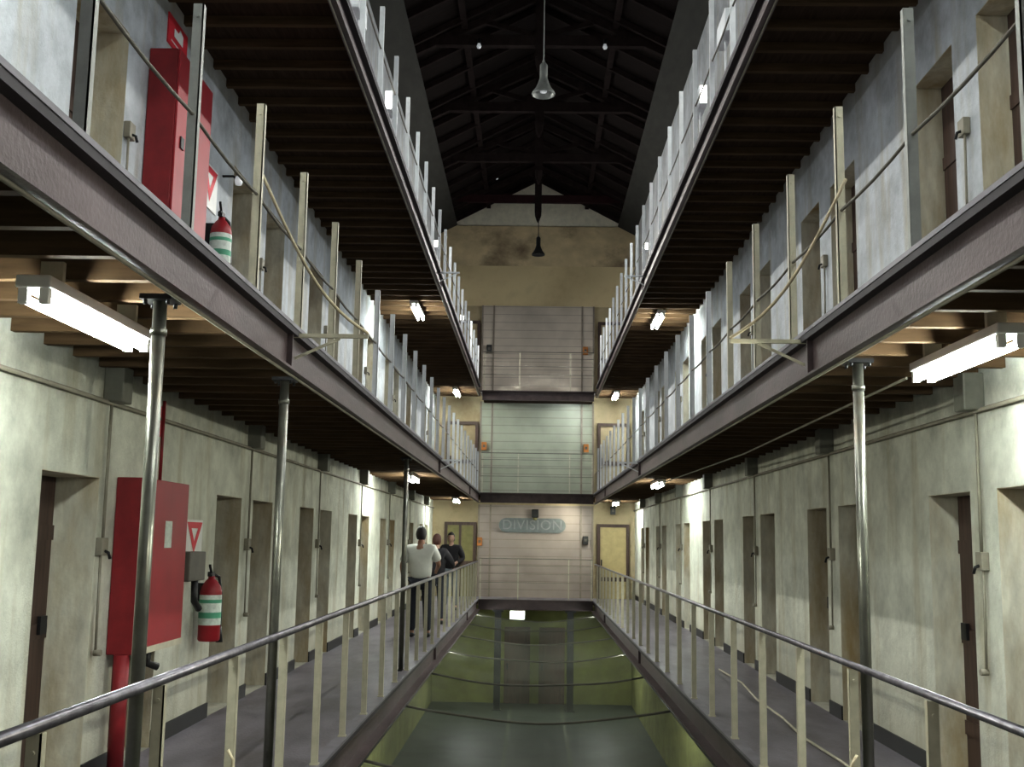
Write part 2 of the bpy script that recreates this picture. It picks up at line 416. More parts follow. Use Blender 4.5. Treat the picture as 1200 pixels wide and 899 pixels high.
# end doors on three levels, both sides; ground double doors
n = 200
def end_door(x0, x1, z0, z1, pane, solid=False, split=None):
    global n; n += 1
    y1 = YE; f = .09 if not solid else .05
    d = MB()
    d.box(x0, x0 + f, y1 - .10, y1, z0, z1); d.box(x1 - f, x1, y1 - .10, y1, z0, z1); d.box(x0 + f, x1 - f, y1 - .10, y1, z1 - f, z1)
    if split: d.box(x0 + f, x1 - f, y1 - .10, y1, z0 + split, z0 + split + .12)
    o = struct('door_%d' % n, d, M['door'])
    p = MB(); p.box(x0 + f, x1 - f, y1 - .06, y1 - .02, z0, z1 - f)
    p.build('door_panel', pane, o)
    h = MB(); h.box(x0 + f + .02, x0 + f + .06, y1 - .10, y1 - .06, z0 + .95, z0 + 1.12); h.build('handle', M['iron'], o)
    return o
end_door(1.86, 2.80, Z1, .50, M['pane'], split=.50)
o = end_door(-2.62, -1.68, Z1, .50, M['mesh'], split=.9)
m_ = MB(); m_.box(-2.19, -2.12, YE - .10, YE - .06, Z1, .42); m_.build('meeting_stile', M['door'], o)
for z in (Z2, Z3):
    end_door(1.86, 2.80, z, z + 2.15, M['plasterlo'], split=.9); end_door(-2.62, -1.68, z, z + 2.15, M['plasterlo'], split=.9)
for x0, x1 in ((-.80, -.06), (.20, .94)): end_door(x0, x1, ZG, -2.50, M['door'], True)
mb = MB(); mb.box(WL - .6, WR + .6, Y0 - .3, Y0, ZG, EAVE + 1.7); struct('wall_back', mb, M['wall'])
# columns that carry the far bridge above the ground floor
for x, w in ((-.96, 'left'), (1.06, 'right')):
    mb = MB(); mb.box(x - .09, x + .09, YB - .15, YB + .03, ZG + .03, Z1 - .285); mb.box(x - .13, x + .13, YB - .19, YB + .07, ZG, ZG + .03)
    mb.box(x - .15, x + .15, YB - .21, YB + .09, Z1 - .33, Z1 - .287)
    c = mb.build('column', M['iron'], loc=(x, YB, ZG)); tag(c, 'square dark column on the ground floor, %s of the double doors' % w, 'column')

# ------------------------------------------------------------------ roof trusses
TY = [3.5, 7.0, 10.5, 14.0, 17.5, 20.9, 24.3, 27.7, 31.2]
TOR = ['first roof truss, over the camera end', 'second roof truss back from the near end', 'third roof truss back from the near end', 'fourth roof truss, ahead of the large pendant lamp',
       'dark roof truss just in front of the large pendant lamp', 'roof truss carrying two small bulbs, beyond the large pendant lamp', 'dark roof truss third from the pale gable', 'dark roof truss second from the pale gable', 'dark truss silhouetted against the pale gable']
for i, y in enumerate(TY):
    t = thing('roof_truss', TOR[i] if i else 'dark timber roof truss nearest the camera', 'roof truss', (0, y, EAVE - .1), 'trusses under the roof')
    z = 9.82
    a = MB(); a.box(-2.95, 2.94, y - .07, y + .07, z - .11, z + .11); a.build('tie_beam', M['trussr'] if i == 8 else M['truss'], t)
    for s in (-1, 1):
        r = MB(); r.bar((s * 2.9, y, EAVE - .02), (AX, y, APX - .20), .12, .16); r.build('rafter', M['truss'], t)
        r = MB()
        if i < 8: r.bar((s * .08, y, z + .12), (s * 1.15, y, 10.25), .08, .10)
        else: r.bar((s * .08, y, 10.42), (s * .34, y, 10.62), .06, .07)
        r.build('strut', M['truss'], t)
    k = MB(); k.box(-.09, .11, y - .09, y + .09, z - .35, APX - .12)
    k.lathe([(.10, -.35), (.09, -.5), (.05, -.62), (.015, -.70), (0, -.70)], (.01, y, z), 10)
    k.build('king_post', M['truss'], t)
# small bulbs on two trusses
for y, z, nm in ((20.80, 9.66, 'on the middle truss'), (31.1, 10.42, 'on the truss by the gable')):
    for x in (-1.2, 1.28):
        t = thing('ceiling_bulb', 'tiny pale bulb %s, %s of the centre' % (nm, side(x)), 'bulb', (x, y - .1, z), 'tiny bulbs in the roof')
        b = MB(); b.lathe([(0, -.09), (.035, -.075), (.05, -.04), (.035, .0), (.03, .02)], (x, y - .1, z), 10); b.build('glass', M['dim'], t)
        b = MB(); b.lathe([(.03, .02), (.035, .03), (.035, .12), (0, .12)], (x, y - .1, z), 10); b.build('cap', M['iron'], t)

# ------------------------------------------------------------------ pendant lamps
def pendant(x, y, z, R, ztop, label, m, br=True):
    t = thing('pendant_lamp', label, 'pendant lamp', (x, y, z))
    k = R / .21
    sh = MB(); sh.lathe([(.205 * k, 0), (.21 * k, .02 * k), (.20 * k, .05 * k), (.14 * k, .13 * k), (.10 * k, .22 * k), (.075 * k, .30 * k), (.07 * k, .31 * k)], (x, y, z), 24)
    sh.lathe([(.195 * k, .004), (.13 * k, .12 * k), (.06 * k, .28 * k)], (x, y, z), 24)
    sh.build('shade', m, t)
    c = MB(); c.lathe([(.07 * k, .30 * k), (.07 * k, .56 * k), (.04 * k, .60 * k), (0, .60 * k)], (x, y, z), 16); c.build('lamp_housing', m, t)
    g = MB(); g.lathe([(0, .03 * k), (.06 * k, .05 * k), (.07 * k, .11 * k), (.04 * k, .2 * k), (.0, .2 * k)], (x, y, z), 12); g.build('globe', M['dim'] if br else M['black'], t)
    r = MB(); r.tube([(x, y, z + .6 * k), (x, y, ztop)], .012, 6); r.build('chain', M['grey'] if br else M['black'], t)
    h = MB()
    h.tube([(x + .02 * cos(a) + 0, y, z + .60 * k + .03 + .02 * sin(a)) for a in [i * pi / 6 for i in range(13)]], .006, 6, False); h.build('hook', M['grey'], t)
pendant(.07, 18.0, 7.50, .20, 10.9, 'large grey bell shaped pendant lamp hanging on a long chain', M['grey'])
pendant(.03, 31.0, 8.1, .19, 9.2, 'small black bell pendant silhouetted against the far brown wall', M['black'], False)

# ------------------------------------------------------------------ railings
def railing(s, z, h, ys, style, label):
    ex = edge(s, z); px = ex + s * .05
    root = thing('gallery_railing', label, 'railing', (px, ys[0], z), 'railings of the galleries')
    first = None
    pm = {'hand': 'post', 'cable': 'post', 'white': 'postw'}[style]
    for i, y in enumerate(ys):
        m2 = M['grey'] if (style == 'cable' and y < 5.5) else M['postw'] if (style == 'cable' and y > 9.8) else M[pm]  # grey on the nearest cable posts paints in their unlit look
        key = m2.name
        if style == 'cable' and s < 0 and y < 3: pass
        if first is None or first[0] != key:
            p = MB()
            x = px
            # angle iron: two legs and a foot plate, bolts through the foot
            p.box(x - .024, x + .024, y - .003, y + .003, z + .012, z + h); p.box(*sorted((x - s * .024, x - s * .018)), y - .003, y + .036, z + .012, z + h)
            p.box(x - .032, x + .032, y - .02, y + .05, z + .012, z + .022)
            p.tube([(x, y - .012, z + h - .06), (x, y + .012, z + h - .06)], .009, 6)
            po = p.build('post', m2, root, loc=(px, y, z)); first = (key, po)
        else:
            po = first[1].copy(); col.objects.link(po); po.parent = root; po.location = Vector((px, y, z)) - root.location
    ya, yb = ys[0] - 1.0, YB - .02
    if style == 'hand':
        r = MB(); r.tube([(px, ya, z + h + .02), (px, yb, z + h + .02)], .0235 if s < 0 else .019, 12); r.build('handrail', M['pipe'], root)
    else:
        pts = []
        for i in range(len(ys) - 1):
            for q in range(4):
                u = q / 4; pts.append((px - s * .0, ys[i] + (ys[i + 1] - ys[i]) * u, z + .57 - .02 * sin(pi * u)))
        pts.insert(0, (px, ya, z + .57)); pts.append((px, yb, z + .57))
        r = MB(); r.tube(pts, .009, 6); r.build('cable', M['dconduit'], root)
    return root
def ygrid(a, d, lo):
    while a - d > lo: a -= d
    out = []
    while a < YB - .3: out.append(a); a += d
    return out
gl, gr = ygrid(4.78, 1.18, -2), ygrid(4.96, 1.2, -2)
railing(-1, Z1, 1.02, gl, 'hand', 'railing with cream posts and dark steel handrail along the lower left gallery')
railing(1, Z1, .99, gr, 'hand', 'railing with cream posts and dark steel handrail along the lower right gallery')
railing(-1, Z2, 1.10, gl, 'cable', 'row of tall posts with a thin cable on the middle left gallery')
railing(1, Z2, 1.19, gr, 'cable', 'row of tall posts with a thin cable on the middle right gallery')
railing(-1, Z3, 1.03, [y + .04 for y in gl], 'white', 'row of white posts on the top left gallery, under the roof')
railing(1, Z3, 1.25, gr, 'white', 'row of white posts on the top right gallery, under the roof')
for z, w in ((Z1, 'lowest far bridge, in front of the sign board'), (Z2, 'middle far bridge, before greenish boards'), (4.24, 'topmost far bridge, before pinkish boards')):
    t = thing('bridge_railing', 'thin wire railing across the ' + w, 'railing', (0, YB, z), 'railings of the far bridges')
    for x in (XL + .04, -.42 if z == Z1 else XL + .06 + 1.0, 1.0, XR - .04):
        p = MB(); p.box(x - .015, x + .015, YB - .04, YB - .02, z, z + 1.14); p.build('post', M['conduit'], t)
    for k, hh in enumerate((1.13, .94, .71, .47)):
        p = MB(); p.tube([(XL, YB - .045, z + hh), (XR, YB - .045, z + hh)], .013 if k == 0 else .008, 6); p.build('wire', M['pole'] if k else M['dconduit'], t)

# tall props under the second gallery
for x, y, lab in ((XL - .13, 4.74, 'tall steel prop under the middle left gallery, nearest the camera'), (XL - .13, 7.2, 'second tall steel prop on the left gallery, beyond the red cabinet'),
                  (XL - .13, 14.3, 'third steel prop on the left, dark and just before the people'), (XR + .13, 6.2, 'tall steel prop on the right gallery')):
    t = thing('prop_post', lab, 'post', (x, y, Z1), 'steel props')
    a = MB(); a.tube([(x, y, Z1 + .012), (x, y, Z2 - .31)], .030, 16); a.build('tube', M['pole'], t)
    a = MB(); a.box(x - .07, x + .07, y - .07, y + .07, Z1, Z1 + .012); a.build('foot_plate', M['iron'], t)
    a = MB(); a.box(x - .07, x + .07, y - .07, y + .07, Z2 - .31, Z2 - .287)
    for dx in (-.05, .05):
        for dy in (-.05, .05): a.tube([(x + dx, y + dy, Z2 - .33), (x + dx, y + dy, Z2 - .30)], .009, 6)
    a.build('head_plate', M['iron'], t)
    a = MB(); a.tube([(x, y, Z2 - .46), (x, y, Z2 - .43)], .036, 16); a.build('collar', M['pole'], t)

# ------------------------------------------------------------------ fluorescent fittings
def make_tube():
    t = thing('fluorescent_light', 'x', 'fluorescent light', (0, 0, 0), 'fluorescent lights')
    b = MB(); b.box(-.075, .075, -.64, .64, .045, .10); b.build('housing', M['white'], t, bevel=.008)
    for sx in (-1, 1):
        g = MB(); g.tube([(sx * .045, -.59, .0), (sx * .045, .59, .0)], .019, 10); g.build('tube', M['tube'], t)
        for sy in (-1, 1):
            e = MB(); e.box(sx * .045 - .02, sx * .045 + .02, min(sy * .59, sy * .625), max(sy * .59, sy * .625), -.02, .045); e.build('lamp_holder', M['white'], t)
    for sy in (-1, 1):
        e = MB(); e.box(-.05, .05, sy * .45 - .015, sy * .45 + .015, .10, .20); e.build('bracket', M['conduit'], t)
    return t
proto = make_tube()
LP = [(-2.13, 5.18, Z2 - .34, 'bright twin tube light under the middle left gallery, nearest the camera'),
      (2.32, 6.0, Z2 - .33, 'bright twin tube light under the middle right gallery, nearest the camera'),
      (-2.19, 19.9, Z2 - .29, 'tube light under the middle left gallery above the white shirted person'),
      (2.30, 20.7, Z2 - .29, 'tube light under the middle right gallery, second from the camera'),
      (-2.17, 31.0, Z2 - .29, 'tube light at the far end under the middle left gallery'),
      (2.30, 31.3, Z2 - .29, 'tube light at the far end under the middle right gallery'),
      (-2.20, 4.6, Z3 - .27, 'tube light under the top left gallery, over the camera end'),
      (2.30, 4.6, Z3 - .27, 'tube light under the top right gallery, over the camera end'),
      (-2.19, 20.0, Z3 - .27, 'lit tube under the top left gallery with glowing brown joists'),
      (2.29, 20.6, Z3 - .27, 'lit tube under the top right gallery with glowing brown joists'),
      (-2.25, 31.4, Z3 - .27, 'small lit tube at the far end under the top left gallery'),
      (2.30, 31.6, Z3 - .27, 'small lit tube at the far end under the top right gallery'),
      (-1.80, 20.4, Z1 - .45, 'lit tube below the lower left gallery, seen through the net'),
      (1.95, 20.4, Z1 - .45, 'lit tube below the lower right gallery, seen through the net'),
      (-1.72, 30.4, Z1 - .42, 'lit tube below the lower left gallery at the far wall'),
      (1.90, 30.4, Z1 - .42, 'lit tube below the lower right gallery at the far wall')]
for i, (x, y, z, lab) in enumerate(LP):
    o = proto if i == 0 else copy_tree(proto)
    o.location = (x, y, z); o['label'] = lab
# wall mounted tubes over the top gallery (tucked under the sightline)
for s in (-1, 1):
    for y in (2.0, 7.5, 13.0, 19.0, 26.0):
        o = copy_tree(proto); o.location = ((WL + .078) if s < 0 else (WR - .078), y, 6.9); o.rotation_euler = (0, s * -radians(90), 0) if False else (0, 0, 0)
        o['label'] = 'tube light on the wall above the top %s gallery' % side(s); o['group'] = 'top storey wall lights ' + side(s)
# lit box on the ground floor end wall
t = thing('light_box', 'bright rectangular light box above the ground floor double doors', 'light box', (-.42, YB - .19, -2.2))
b = MB(); b.box(-.63, -.21, YB - .20, YB - .14, -2.19, -1.945); b.build('casing', M['white'], t)
b = MB(); b.box(-.61, -.23, YB - .208, YB - .20, -2.17, -1.965); b.build('lit_face', M['exit'], t)

# pale boxes between the white posts of the top gallery
for s, y, z, m, lab in ((-1, 12.15, 4.72, 'bulb', 'bright white box between posts of the top left gallery'), (-1, 9.75, 4.74, 'postw', 'dull white box between nearer posts of the top left gallery'),
                        (1, 12.3, 4.88, 'bulb', 'bright white box between posts of the top right gallery'), (1, 10.6, 4.95, 'postw', 'dull white box between nearer posts of the top right gallery'),
                        (-1, 18.3, 4.76, 'bulb', 'small lit box far along the top left gallery'), (1, 18.7, 4.86, 'bulb', 'small lit box far along the top right gallery'),
                        (-1, 25.0, 4.85, 'bulb', 'tiny lit box at the far end of the top left gallery')):
    px = edge(s, Z3) + s * .125; z += .17
    sc = 1.1 if y < 15 else .6
    t = thing('bulkhead_light' if m == 'bulb' else 'junction_box', lab, 'light box' if m == 'bulb' else 'box', (px, y, z))
    a = MB(); a.box(px - .045, px + .045, y - .22 * sc, y + .22 * sc, z - .11 * sc, z + .11 * sc); a.build('casing', M['postw'], t, bevel=.012)
    a = MB(); a.box(px - .035, px + .035, y - .22 * sc - .004, y - .22 * sc, z - .09 * sc, z + .09 * sc); a.build('cover', M['bulb'] if m == 'bulb' else M['postw'], t)
    a = MB(); a.box(px - .008, px + .008, y - .02, y + .02, Z3 + .035 , z - .10 * sc); a.build('bracket', M['postw'], t)

# ------------------------------------------------------------------ wall services between the doorway pairs
def gapc(s): return [(10.42 if s < 0 else 10.10) + 3.75 * k + (-.75) for k in range(-1, 7)]
where = ['nearest the camera', 'second along', 'third along', 'fourth along', 'fifth along', 'sixth along', 'seventh along', 'last before the end wall']
for s in (-1, 1):
    wx = WL if s < 0 else WR
    for li, z in ((0, Z1), (1, Z2)):
        for k in range(8):
            y = (7.62 if s < 0 else 8.05) + 3.75 * (k)-.0
            if y > 32: continue
            if s < 0: y = [7.62, 11.53, 15.30, 19.05, 22.8, 26.55, 30.3][k] if k < 7 else y
            else: y = [7.42, 11.15, 14.92, 18.67, 22.4, 26.15, 29.9][k] if k < 7 else y
            if li == 0 and True:
                t = thing('junction_box', 'dark box with a conduit on the lower %s wall, %s' % (side(s), where[k]), 'junction box', (wx, y, z + 2.7), 'junction boxes high on the cell walls')
                zc = z + 2.69
                a = MB(); a.box(*sorted((wx, wx - s * .14)), y - .09, y + .09, zc - .14, zc + .11); a.build('box', M['jbox'], t, bevel=.01)
                a = MB(); a.tube([(wx - s * .03, y, zc - .14), (wx - s * .03, y, z + 1.62)], .011, 6); a.build('conduit', M['edgec'], t)
            # door bolt housing with its drop pipe
            t = thing('wall_bolt', 'rusty bolt and drop pipe between doorways of the %s %s wall, %s' % ('middle' if li else 'lower', side(s), where[k]), 'bolt', (wx, y, z + 1.6), 'bolts between the doorways')
            a = MB(); a.box(*sorted((wx, wx - s * .05)), y - .05, y + .06, z + 1.50, z + 1.62); a.build('case', M['edgec'], t, bevel=.006)
            a = MB(); a.tube([(wx - s * .03, y - .02, z + 1.50), (wx - s * .03, y, z + .86)], .009, 6); a.tube([(wx - s * .02, y, z + .85), (wx - s * .07, y, z + .85)], .022, 8); a.build('drop_pipe', M['edgec'], t)
            a = MB(); a.tube([(wx - s * .05, y + .0, z + 1.53), (wx - s * .075, y + .0, z + 1.52), (wx - s * .08, y + .02, z + 1.48)], .011, 8); a.build('handle', M['iron'], t)
# long conduits
mb = MB(); mb.tube([(2.25, 6.7, Z2 - .31), (2.26, 12, Z2 - .36), (2.28, 20.0, Z2 - .27)], .009, 6)
tag(mb.build('conduit', M['edgec'], loc=(2.25, 6.7, Z2 - .31)), 'pale cable running below the joists of the middle right gallery between tube lights', 'cable')
for s in (-1, 1):
    wx = WL if s < 0 else WR
    mb = MB(); mb.tube([(wx - s * .03, Y0, Z2 - .42), (wx - s * .03, YE, Z2 - .42)], .016, 6)
    tag(mb.build('conduit', M['edgec'], loc=(wx, Y0, Z2 - .42)), 'thin painted pipe along the top of the lower %s wall' % side(s), 'pipe')

# ------------------------------------------------------------------ net outrigger arms and ropes
for s, y, z, lab in ((-1, 7.0, Z2, 'pale outrigger arm on the middle left gallery at the beam joint, nearest'), (1, 7.0, Z2, 'pale outrigger arm on the middle right gallery at the beam joint, nearest'),
                     (-1, 18.2, Z2, 'far outrigger arm on the middle left gallery'), (1, 18.2, Z2, 'far outrigger arm on the middle right gallery'),
                     (-1, 17.8, Z3, 'outrigger arm on the top left gallery against the brown wall'), (1, 17.9, Z3, 'outrigger arm on the top right gallery against the brown wall')):
    ex = edge(s, z)
    t = thing('outrigger_arm', lab, 'bracket', (ex, y, z), 'net outrigger arms')
    m = M['post'] if y < 10 else M['pipe'] if False else (M['post'] if y < 10 else M['postw'])
    e = ex - s * (.44 if y < 10 else .3)
    a = MB(); a.bar((ex + s * .04, y, z - .04), (e, y, z - .04), .022, .026); a.build('arm', m, t)
    a = MB(); a.bar((ex - s * .26, y, z - .055), (ex + s * .03, y, z - .19), .012, .018); a.build('brace', m, t)
    if y < 10:
        a = MB(); pts = []
        p0, p1 = Vector((ex + s * .05, y - .95, z + .72)), Vector((e, y, z - .02))
        for q in range(11):
            u = q / 10; p = p0.lerp(p1, u); p.z -= .16 * sin(pi * u) ; pts.append(p)
        a.tube(pts, .010, 6); a.build('rope', M['rope'], t)
# safety net slung across the void just below the lower galleries
XN0, XN1 = XL + .02, XR - .02
ropes = [.9, 3.6, 6.95, 10.3, 13.6, 16.9, 20.2, 23.5, 26.8, 30.1]
def netz(x, y):
    u = (x - XN0) / (XN1 - XN0)
    d = min(abs(y - r) for r in ropes)
    return Z1 - .33 - (.16 + .13 * min(1, d / 1.65)) * 4 * u * (1 - u) - .06 * sin(u * 9 + y * .7) * u * (1 - u)
t = thing('safety_net', 'grey see-through safety net sagging across the open well below the lower galleries', 'safety net', (0, .9, Z1 - .33))
mb = MB(); nx, ny = 20, 150; i0 = 0
for j in range(ny + 1):
    y = .9 + (31.4 - .9) * j / ny
    for i in range(nx + 1):
        x = XN0 + (XN1 - XN0) * i / nx; mb.v.append((x, y, netz(x, y)))
for j in range(ny):
    for i in range(nx):
        a = j * (nx + 1) + i; mb.f.append((a, a + 1, a + nx + 2, a + nx + 1)); mb.m.append(0); mb.sm.append(True)
mb.build('mesh', M['net'], t)
for r in ropes:
    a = MB(); a.tube([(XN0 + (XN1 - XN0) * q / 16, r, netz(XN0 + (XN1 - XN0) * q / 16, r)) for q in range(17)], .015, 6); a.build('cross_rope', M['dconduit'], t)
for x in (XN0, XN1):
    a = MB(); a.tube([(x, .9, Z1 - .33), (x, 31.4, Z1 - .33)], .016, 6); a.build('edge_rope', M['black'], t)
# loose cords
a = MB(); pts = [(2.38, 7.6, Z1 + .01), (2.38, 8.8, Z1 + .01), (2.34, 9.9, Z1 + .01), (2.40, 11.0, Z1 + .01), (2.40, 12.2, Z1 + .01), (2.5, 13.6, Z1 + .01), (2.46, 15.0, Z1 + .01)]
a.tube(pts, .012, 6); tag(a.build('cable', M['conduit'], loc=(2.38, 7.6, Z1)), 'pale cable lying along the floor of the lower right gallery', 'cable')
for s, y, lab in ((-1, 5.96, 'pale cord tied to a lower left railing post and hanging down'), (1, 6.16, 'pale cord tied to a lower right railing post and hanging down')):
    px = (XL if s < 0 else XR) + s * .05
    a = MB(); a.tube([(px, y - .03, Z1 + .55), (px - s * .03, y - .03, Z1 + .50), (px - s * .02, y - .02, Z1 + .25), (px - s * .05, y + .12, Z1 + .05), (px - s * .08, y + .3, Z1 - .1), (px - s * .05, y + .6, Z1 - .30)], .009, 6)
    tag(a.build('cord', M['rope'], loc=(px, y, Z1 + .55)), lab, 'cord')

# ------------------------------------------------------------------ fire equipment, left wall
def cabinet(y0, y1, z0, z1, xf, lab, leg):
    t = thing('fire_hose_cabinet', lab, 'fire cabinet', (WL, y0, z0), None)
    b = MB(); b.box(WL + .004, xf - .02, y0, y1, z0, z1); b.build('carcass', M['dred'], t, bevel=.006)
    d = MB(); d.box(xf - .018, xf, y0 + .004, y1, z0 + .01, z1 - .004); do = d.build('door', M['red'], t, bevel=.004)
    h = MB(); h.box(xf, xf + .012, y0 + .10, y0 + .17, (z0 + z1) / 2 - .04, (z0 + z1) / 2 + .05); h.build('latch', M['iron'], do)
    return t, do
t, do = cabinet(7.88, 8.86, -.84, .40, -2.76, 'long red fire hose cabinet on the lower left wall beside the first prop', True)
a = MB(); a.box(-2.760, -2.755, 8.33, 8.48, -.10, .10); a.build('notice', M['label'], do)
a = MB(); a.box(-2.90, -2.755, 7.90, 8.86, -.845, -.80); a.build('bottom_trim', M['post'], t)
a = MB(); a.tube([(-2.87, 7.90, -.84), (-2.87, 7.90, Z1)], .055, 12); a.build('riser_pipe', M['dred'], t)
a = MB(); a.tube([(-2.86, 8.40, -.84), (-2.86, 8.40, -.95), (-2.80, 8.46, -.98)], .03, 10); a.build('valve', M['black'], t)
a = MB(); a.tube([(-2.92, 8.62, .40), (-2.92, 8.62, Z2 - .28)], .014, 8); a.build('feed_pipe', M['dred'], t)
t, do = cabinet(7.98, 8.84, 2.25, 3.68, -2.74, 'long red fire hose cabinet on the middle left wall above', True)
a = MB(); a.box(-2.955, -2.94, 8.52, 8.70, .76, 1.0); tag(a.build('fire_sign', M['signred'], loc=(-2.95, 8.6, .76)), 'small narrow red sign high on the lower left wall above the cabinet', 'sign')
def ext(y, z, lab):
    x = -2.84
    t = thing('fire_extinguisher', lab, 'fire extinguisher', (x, y, z))
    b = MB(); b.lathe([(0, 0), (.085, 0), (.095, .015), (.095, .42), (.085, .47), (.05, .52), (.03, .54), (.03, .56), (0, .56)], (x, y, z), 24); b.build('cylinder', M['red'], t)
    b = MB(); b.lathe([(.0965, .14), (.0965, .40)], (x, y, z), 24)
    bo = b.build('label_band', M['label'], t)
    b = MB(); b.lathe([(.097, .33), (.097, .36)], (x, y, z), 24); b.lathe([(.097, .2), (.097, .25)], (x, y, z), 24); b.build('band_print', M['green'], bo)
    b = MB(); b.box(x - .02, x + .02, y - .06, y + .03, z + .56, z + .60); b.bar((x, y - .02, z + .60), (x + .02, y - .14, z + .66), .02, .015); b.bar((x, y - .02, z + .59), (x + .02, y - .13, z + .58), .02, .012); b.build('valve_handle', M['black'], t)
    b = MB(); b.tube([(x, y + .03, z + .58), (x + .03, y + .13, z + .55), (x + .05, y + .15, z + .40), (x + .06, y + .13, z + .2), (x + .06, y + .12, z + .1)], .014, 8); b.build('hose', M['black'], t)
    b = MB(); b.tube([(x + .06, y + .12, z + .12), (x + .065, y + .11, z - .02)], [.016, .03], 10); b.build('nozzle', M['black'], t)
    b = MB(); b.box(WL, x - .06, y - .03, y + .03, z + .3, z + .5); b.build('bracket', M['iron'], t)
ext(9.9, -.92, 'red fire extinguisher with a printed label on the lower left wall')
ext(9.62, 2.27, 'red fire extinguisher on the middle left wall beside the cabinet')
t = thing('hose_box', 'dark open box mounted between the red cabinet and the extinguisher', 'box', (WL, 9.2, -.38))
a = MB(); a.box(WL, -2.80, 9.12, 9.56, -.38, -.14); a.build('casing', M['dconduit'], t, bevel=.01)
a = MB(); a.tube([(-2.84, 9.40, -.38), (-2.84, 9.42, -.55), (-2.82, 9.50, -.62)], .03, 8); a.build('nozzle', M['black'], t)
# inverted triangle extinguisher signs
def tri(y0, y1, z0, z1, lab):
    x = WL + .012
    t = thing('triangle_sign', lab, 'sign', (WL, y0, z0))
    a = MB(); a.box(WL, x, y0 - .02, y1 + .02, z0 - .06, z1 + .02); a.build('plate', M['white'], t)
    a = MB(); c = (y0 + y1) / 2; k = .33
    o = [(y0, z1), (y1, z1), (c, z0)]; g = (c, z0 + (z1 - z0) * .66)
    inn = [(g[0] + (p[0] - g[0]) * .42, g[1] + (p[1] - g[1]) * .42) for p in o]
    for i in range(3):
        j = (i + 1) % 3
        a.quad((x + .003, *o[i]), (x + .003, *o[j]), (x + .003, *inn[j]), (x + .003, *inn[i]))
    a.build('red_triangle', M['signred'], t)
tri(9.52, 9.96, -.16, .11, 'white plate with a red inverted triangle on the lower left wall')
tri(9.42, 9.84, 2.98, 3.30, 'white plate with a red inverted triangle on the middle left wall')
# square hose sign with white pictogram
t = thing('fire_sign', 'square red sign with a white pictogram above the middle left red cabinet', 'sign', (WL, 8.30, 3.84))
x = WL + .012
a = MB(); a.box(WL, x, 8.33, 8.80, 3.90, 4.15); a.build('plate', M['signred'], t)
a = MB(); xs = x + .003
a.quad((xs, 8.46, 4.00), (xs, 8.68, 4.00), (xs, 8.68, 4.09), (xs, 8.60, 4.12), (xs, 8.56, 4.07), (xs, 8.46, 4.07)); a.box(x, xs, 8.40, 8.72, 3.94, 3.952); a.build('pictogram', M['white'], t)
# little bulb on a bracket over the upper door
t = thing('bracket_lamp', 'small pale bulb on a bracket over a doorway of the middle left wall', 'lamp', (WL, 10.05, 3.3))
a = MB(); a.tube([(WL, 10.05, 3.36), (WL + .10, 10.05, 3.36), (WL + .14, 10.03, 3.33)], .012, 8); a.build('bracket', M['iron'], t)
a = MB(); a.lathe([(0, -.05), (.03, -.04), (.04, 0), (.03, .04), (0, .05)], (WL + .16, 10.03, 3.31), 12); a.build('globe', M['dim'], t)

# ------------------------------------------------------------------ end wall details
t = thing('name_board', 'grey rounded sign board with faint pale lettering on the far wall', 'sign', (-.04, YE - .09, .42))
a = MB(); zc, yy = .43, YE - .10; pts = []
for k in range(9): q = pi / 2 + pi * k / 8; pts.append((-.80 + .22 * cos(q), yy, zc + .21 * sin(q)))
for k in range(9): q = -pi / 2 + pi * k / 8; pts.append((.72 + .22 * cos(q), yy, zc + .21 * sin(q)))
back = [(p[0], YE - .065, p[2]) for p in pts]
a.quad(*pts)
for k in range(len(pts)): j = (k + 1) % len(pts); a.quad(pts[k], pts[j], back[j], back[k])
a.build('board', M['signgrey'], t)
cu = bpy.data.curves.new('lettering', 'FONT'); cu.body = 'DIVISION'; cu.size = .40; cu.align_x = 'CENTER'; cu.align_y = 'CENTER'; cu.extrude = .003; cu.space_character = 1.08
tmp = bpy.data.objects.new('lettering', cu); col.objects.link(tmp); bpy.context.view_layer.update()
me = bpy.data.meshes.new_from_object(tmp.evaluated_get(bpy.context.evaluated_depsgraph_get())); col.objects.unlink(tmp)
me.materials.clear(); me.materials.append(M['signtxt'])
lo = bpy.data.objects.new('lettering', me); col.objects.link(lo); lo.parent = t
lo.rotation_euler = (pi / 2, 0, 0); lo.location = Vector((-.04, yy - .004, zc)) - t.location
t = thing('wall_lamp', 'small dark lamp above the sign board on the far wall', 'lamp', (.04, YE - .06, .66))
a = MB(); a.box(-.06, .14, YE - .16, YE - .06, .66, .90); a.build('body', M['black'], t, bevel=.015)
a = MB(); a.lathe([(.05, 0), (.07, -.03), (.05, -.07), (0, -.08)], (.04, YE - .11, .66), 12); a.build('glass', M['mesh'], t)
for x, z, m, lab in ((-1.58, -.18, 'orange', 'small orange box on the lowest far wall, left'), (1.52, -.10, 'black', 'small dark box on the lowest far wall, right'),
                     (-1.50, 2.62, 'orange', 'small orange box on the middle far wall, left'), (1.52, 2.60, 'orange', 'small orange box on the middle far wall, right'),
                     (1.48, 5.52, 'orange', 'small orange box on the top far wall, right'), (-1.40, 5.55, 'black', 'small dark box on the top far wall, left'),
                     (2.32, .78, 'black', 'small dark box above the far right door')):
    t = thing('call_point', lab, 'wall box', (x, YE - .08, z))
    a = MB(); a.box(x - .075, x + .075, YE - .15, YE - .085, z, z + .24); a.build('box', M[m], t, bevel=.008)
    a = MB(); a.box(x - .035, x + .035, YE - .155, YE - .15, z + .08, z + .16); a.build('cover', M['dconduit'], t)

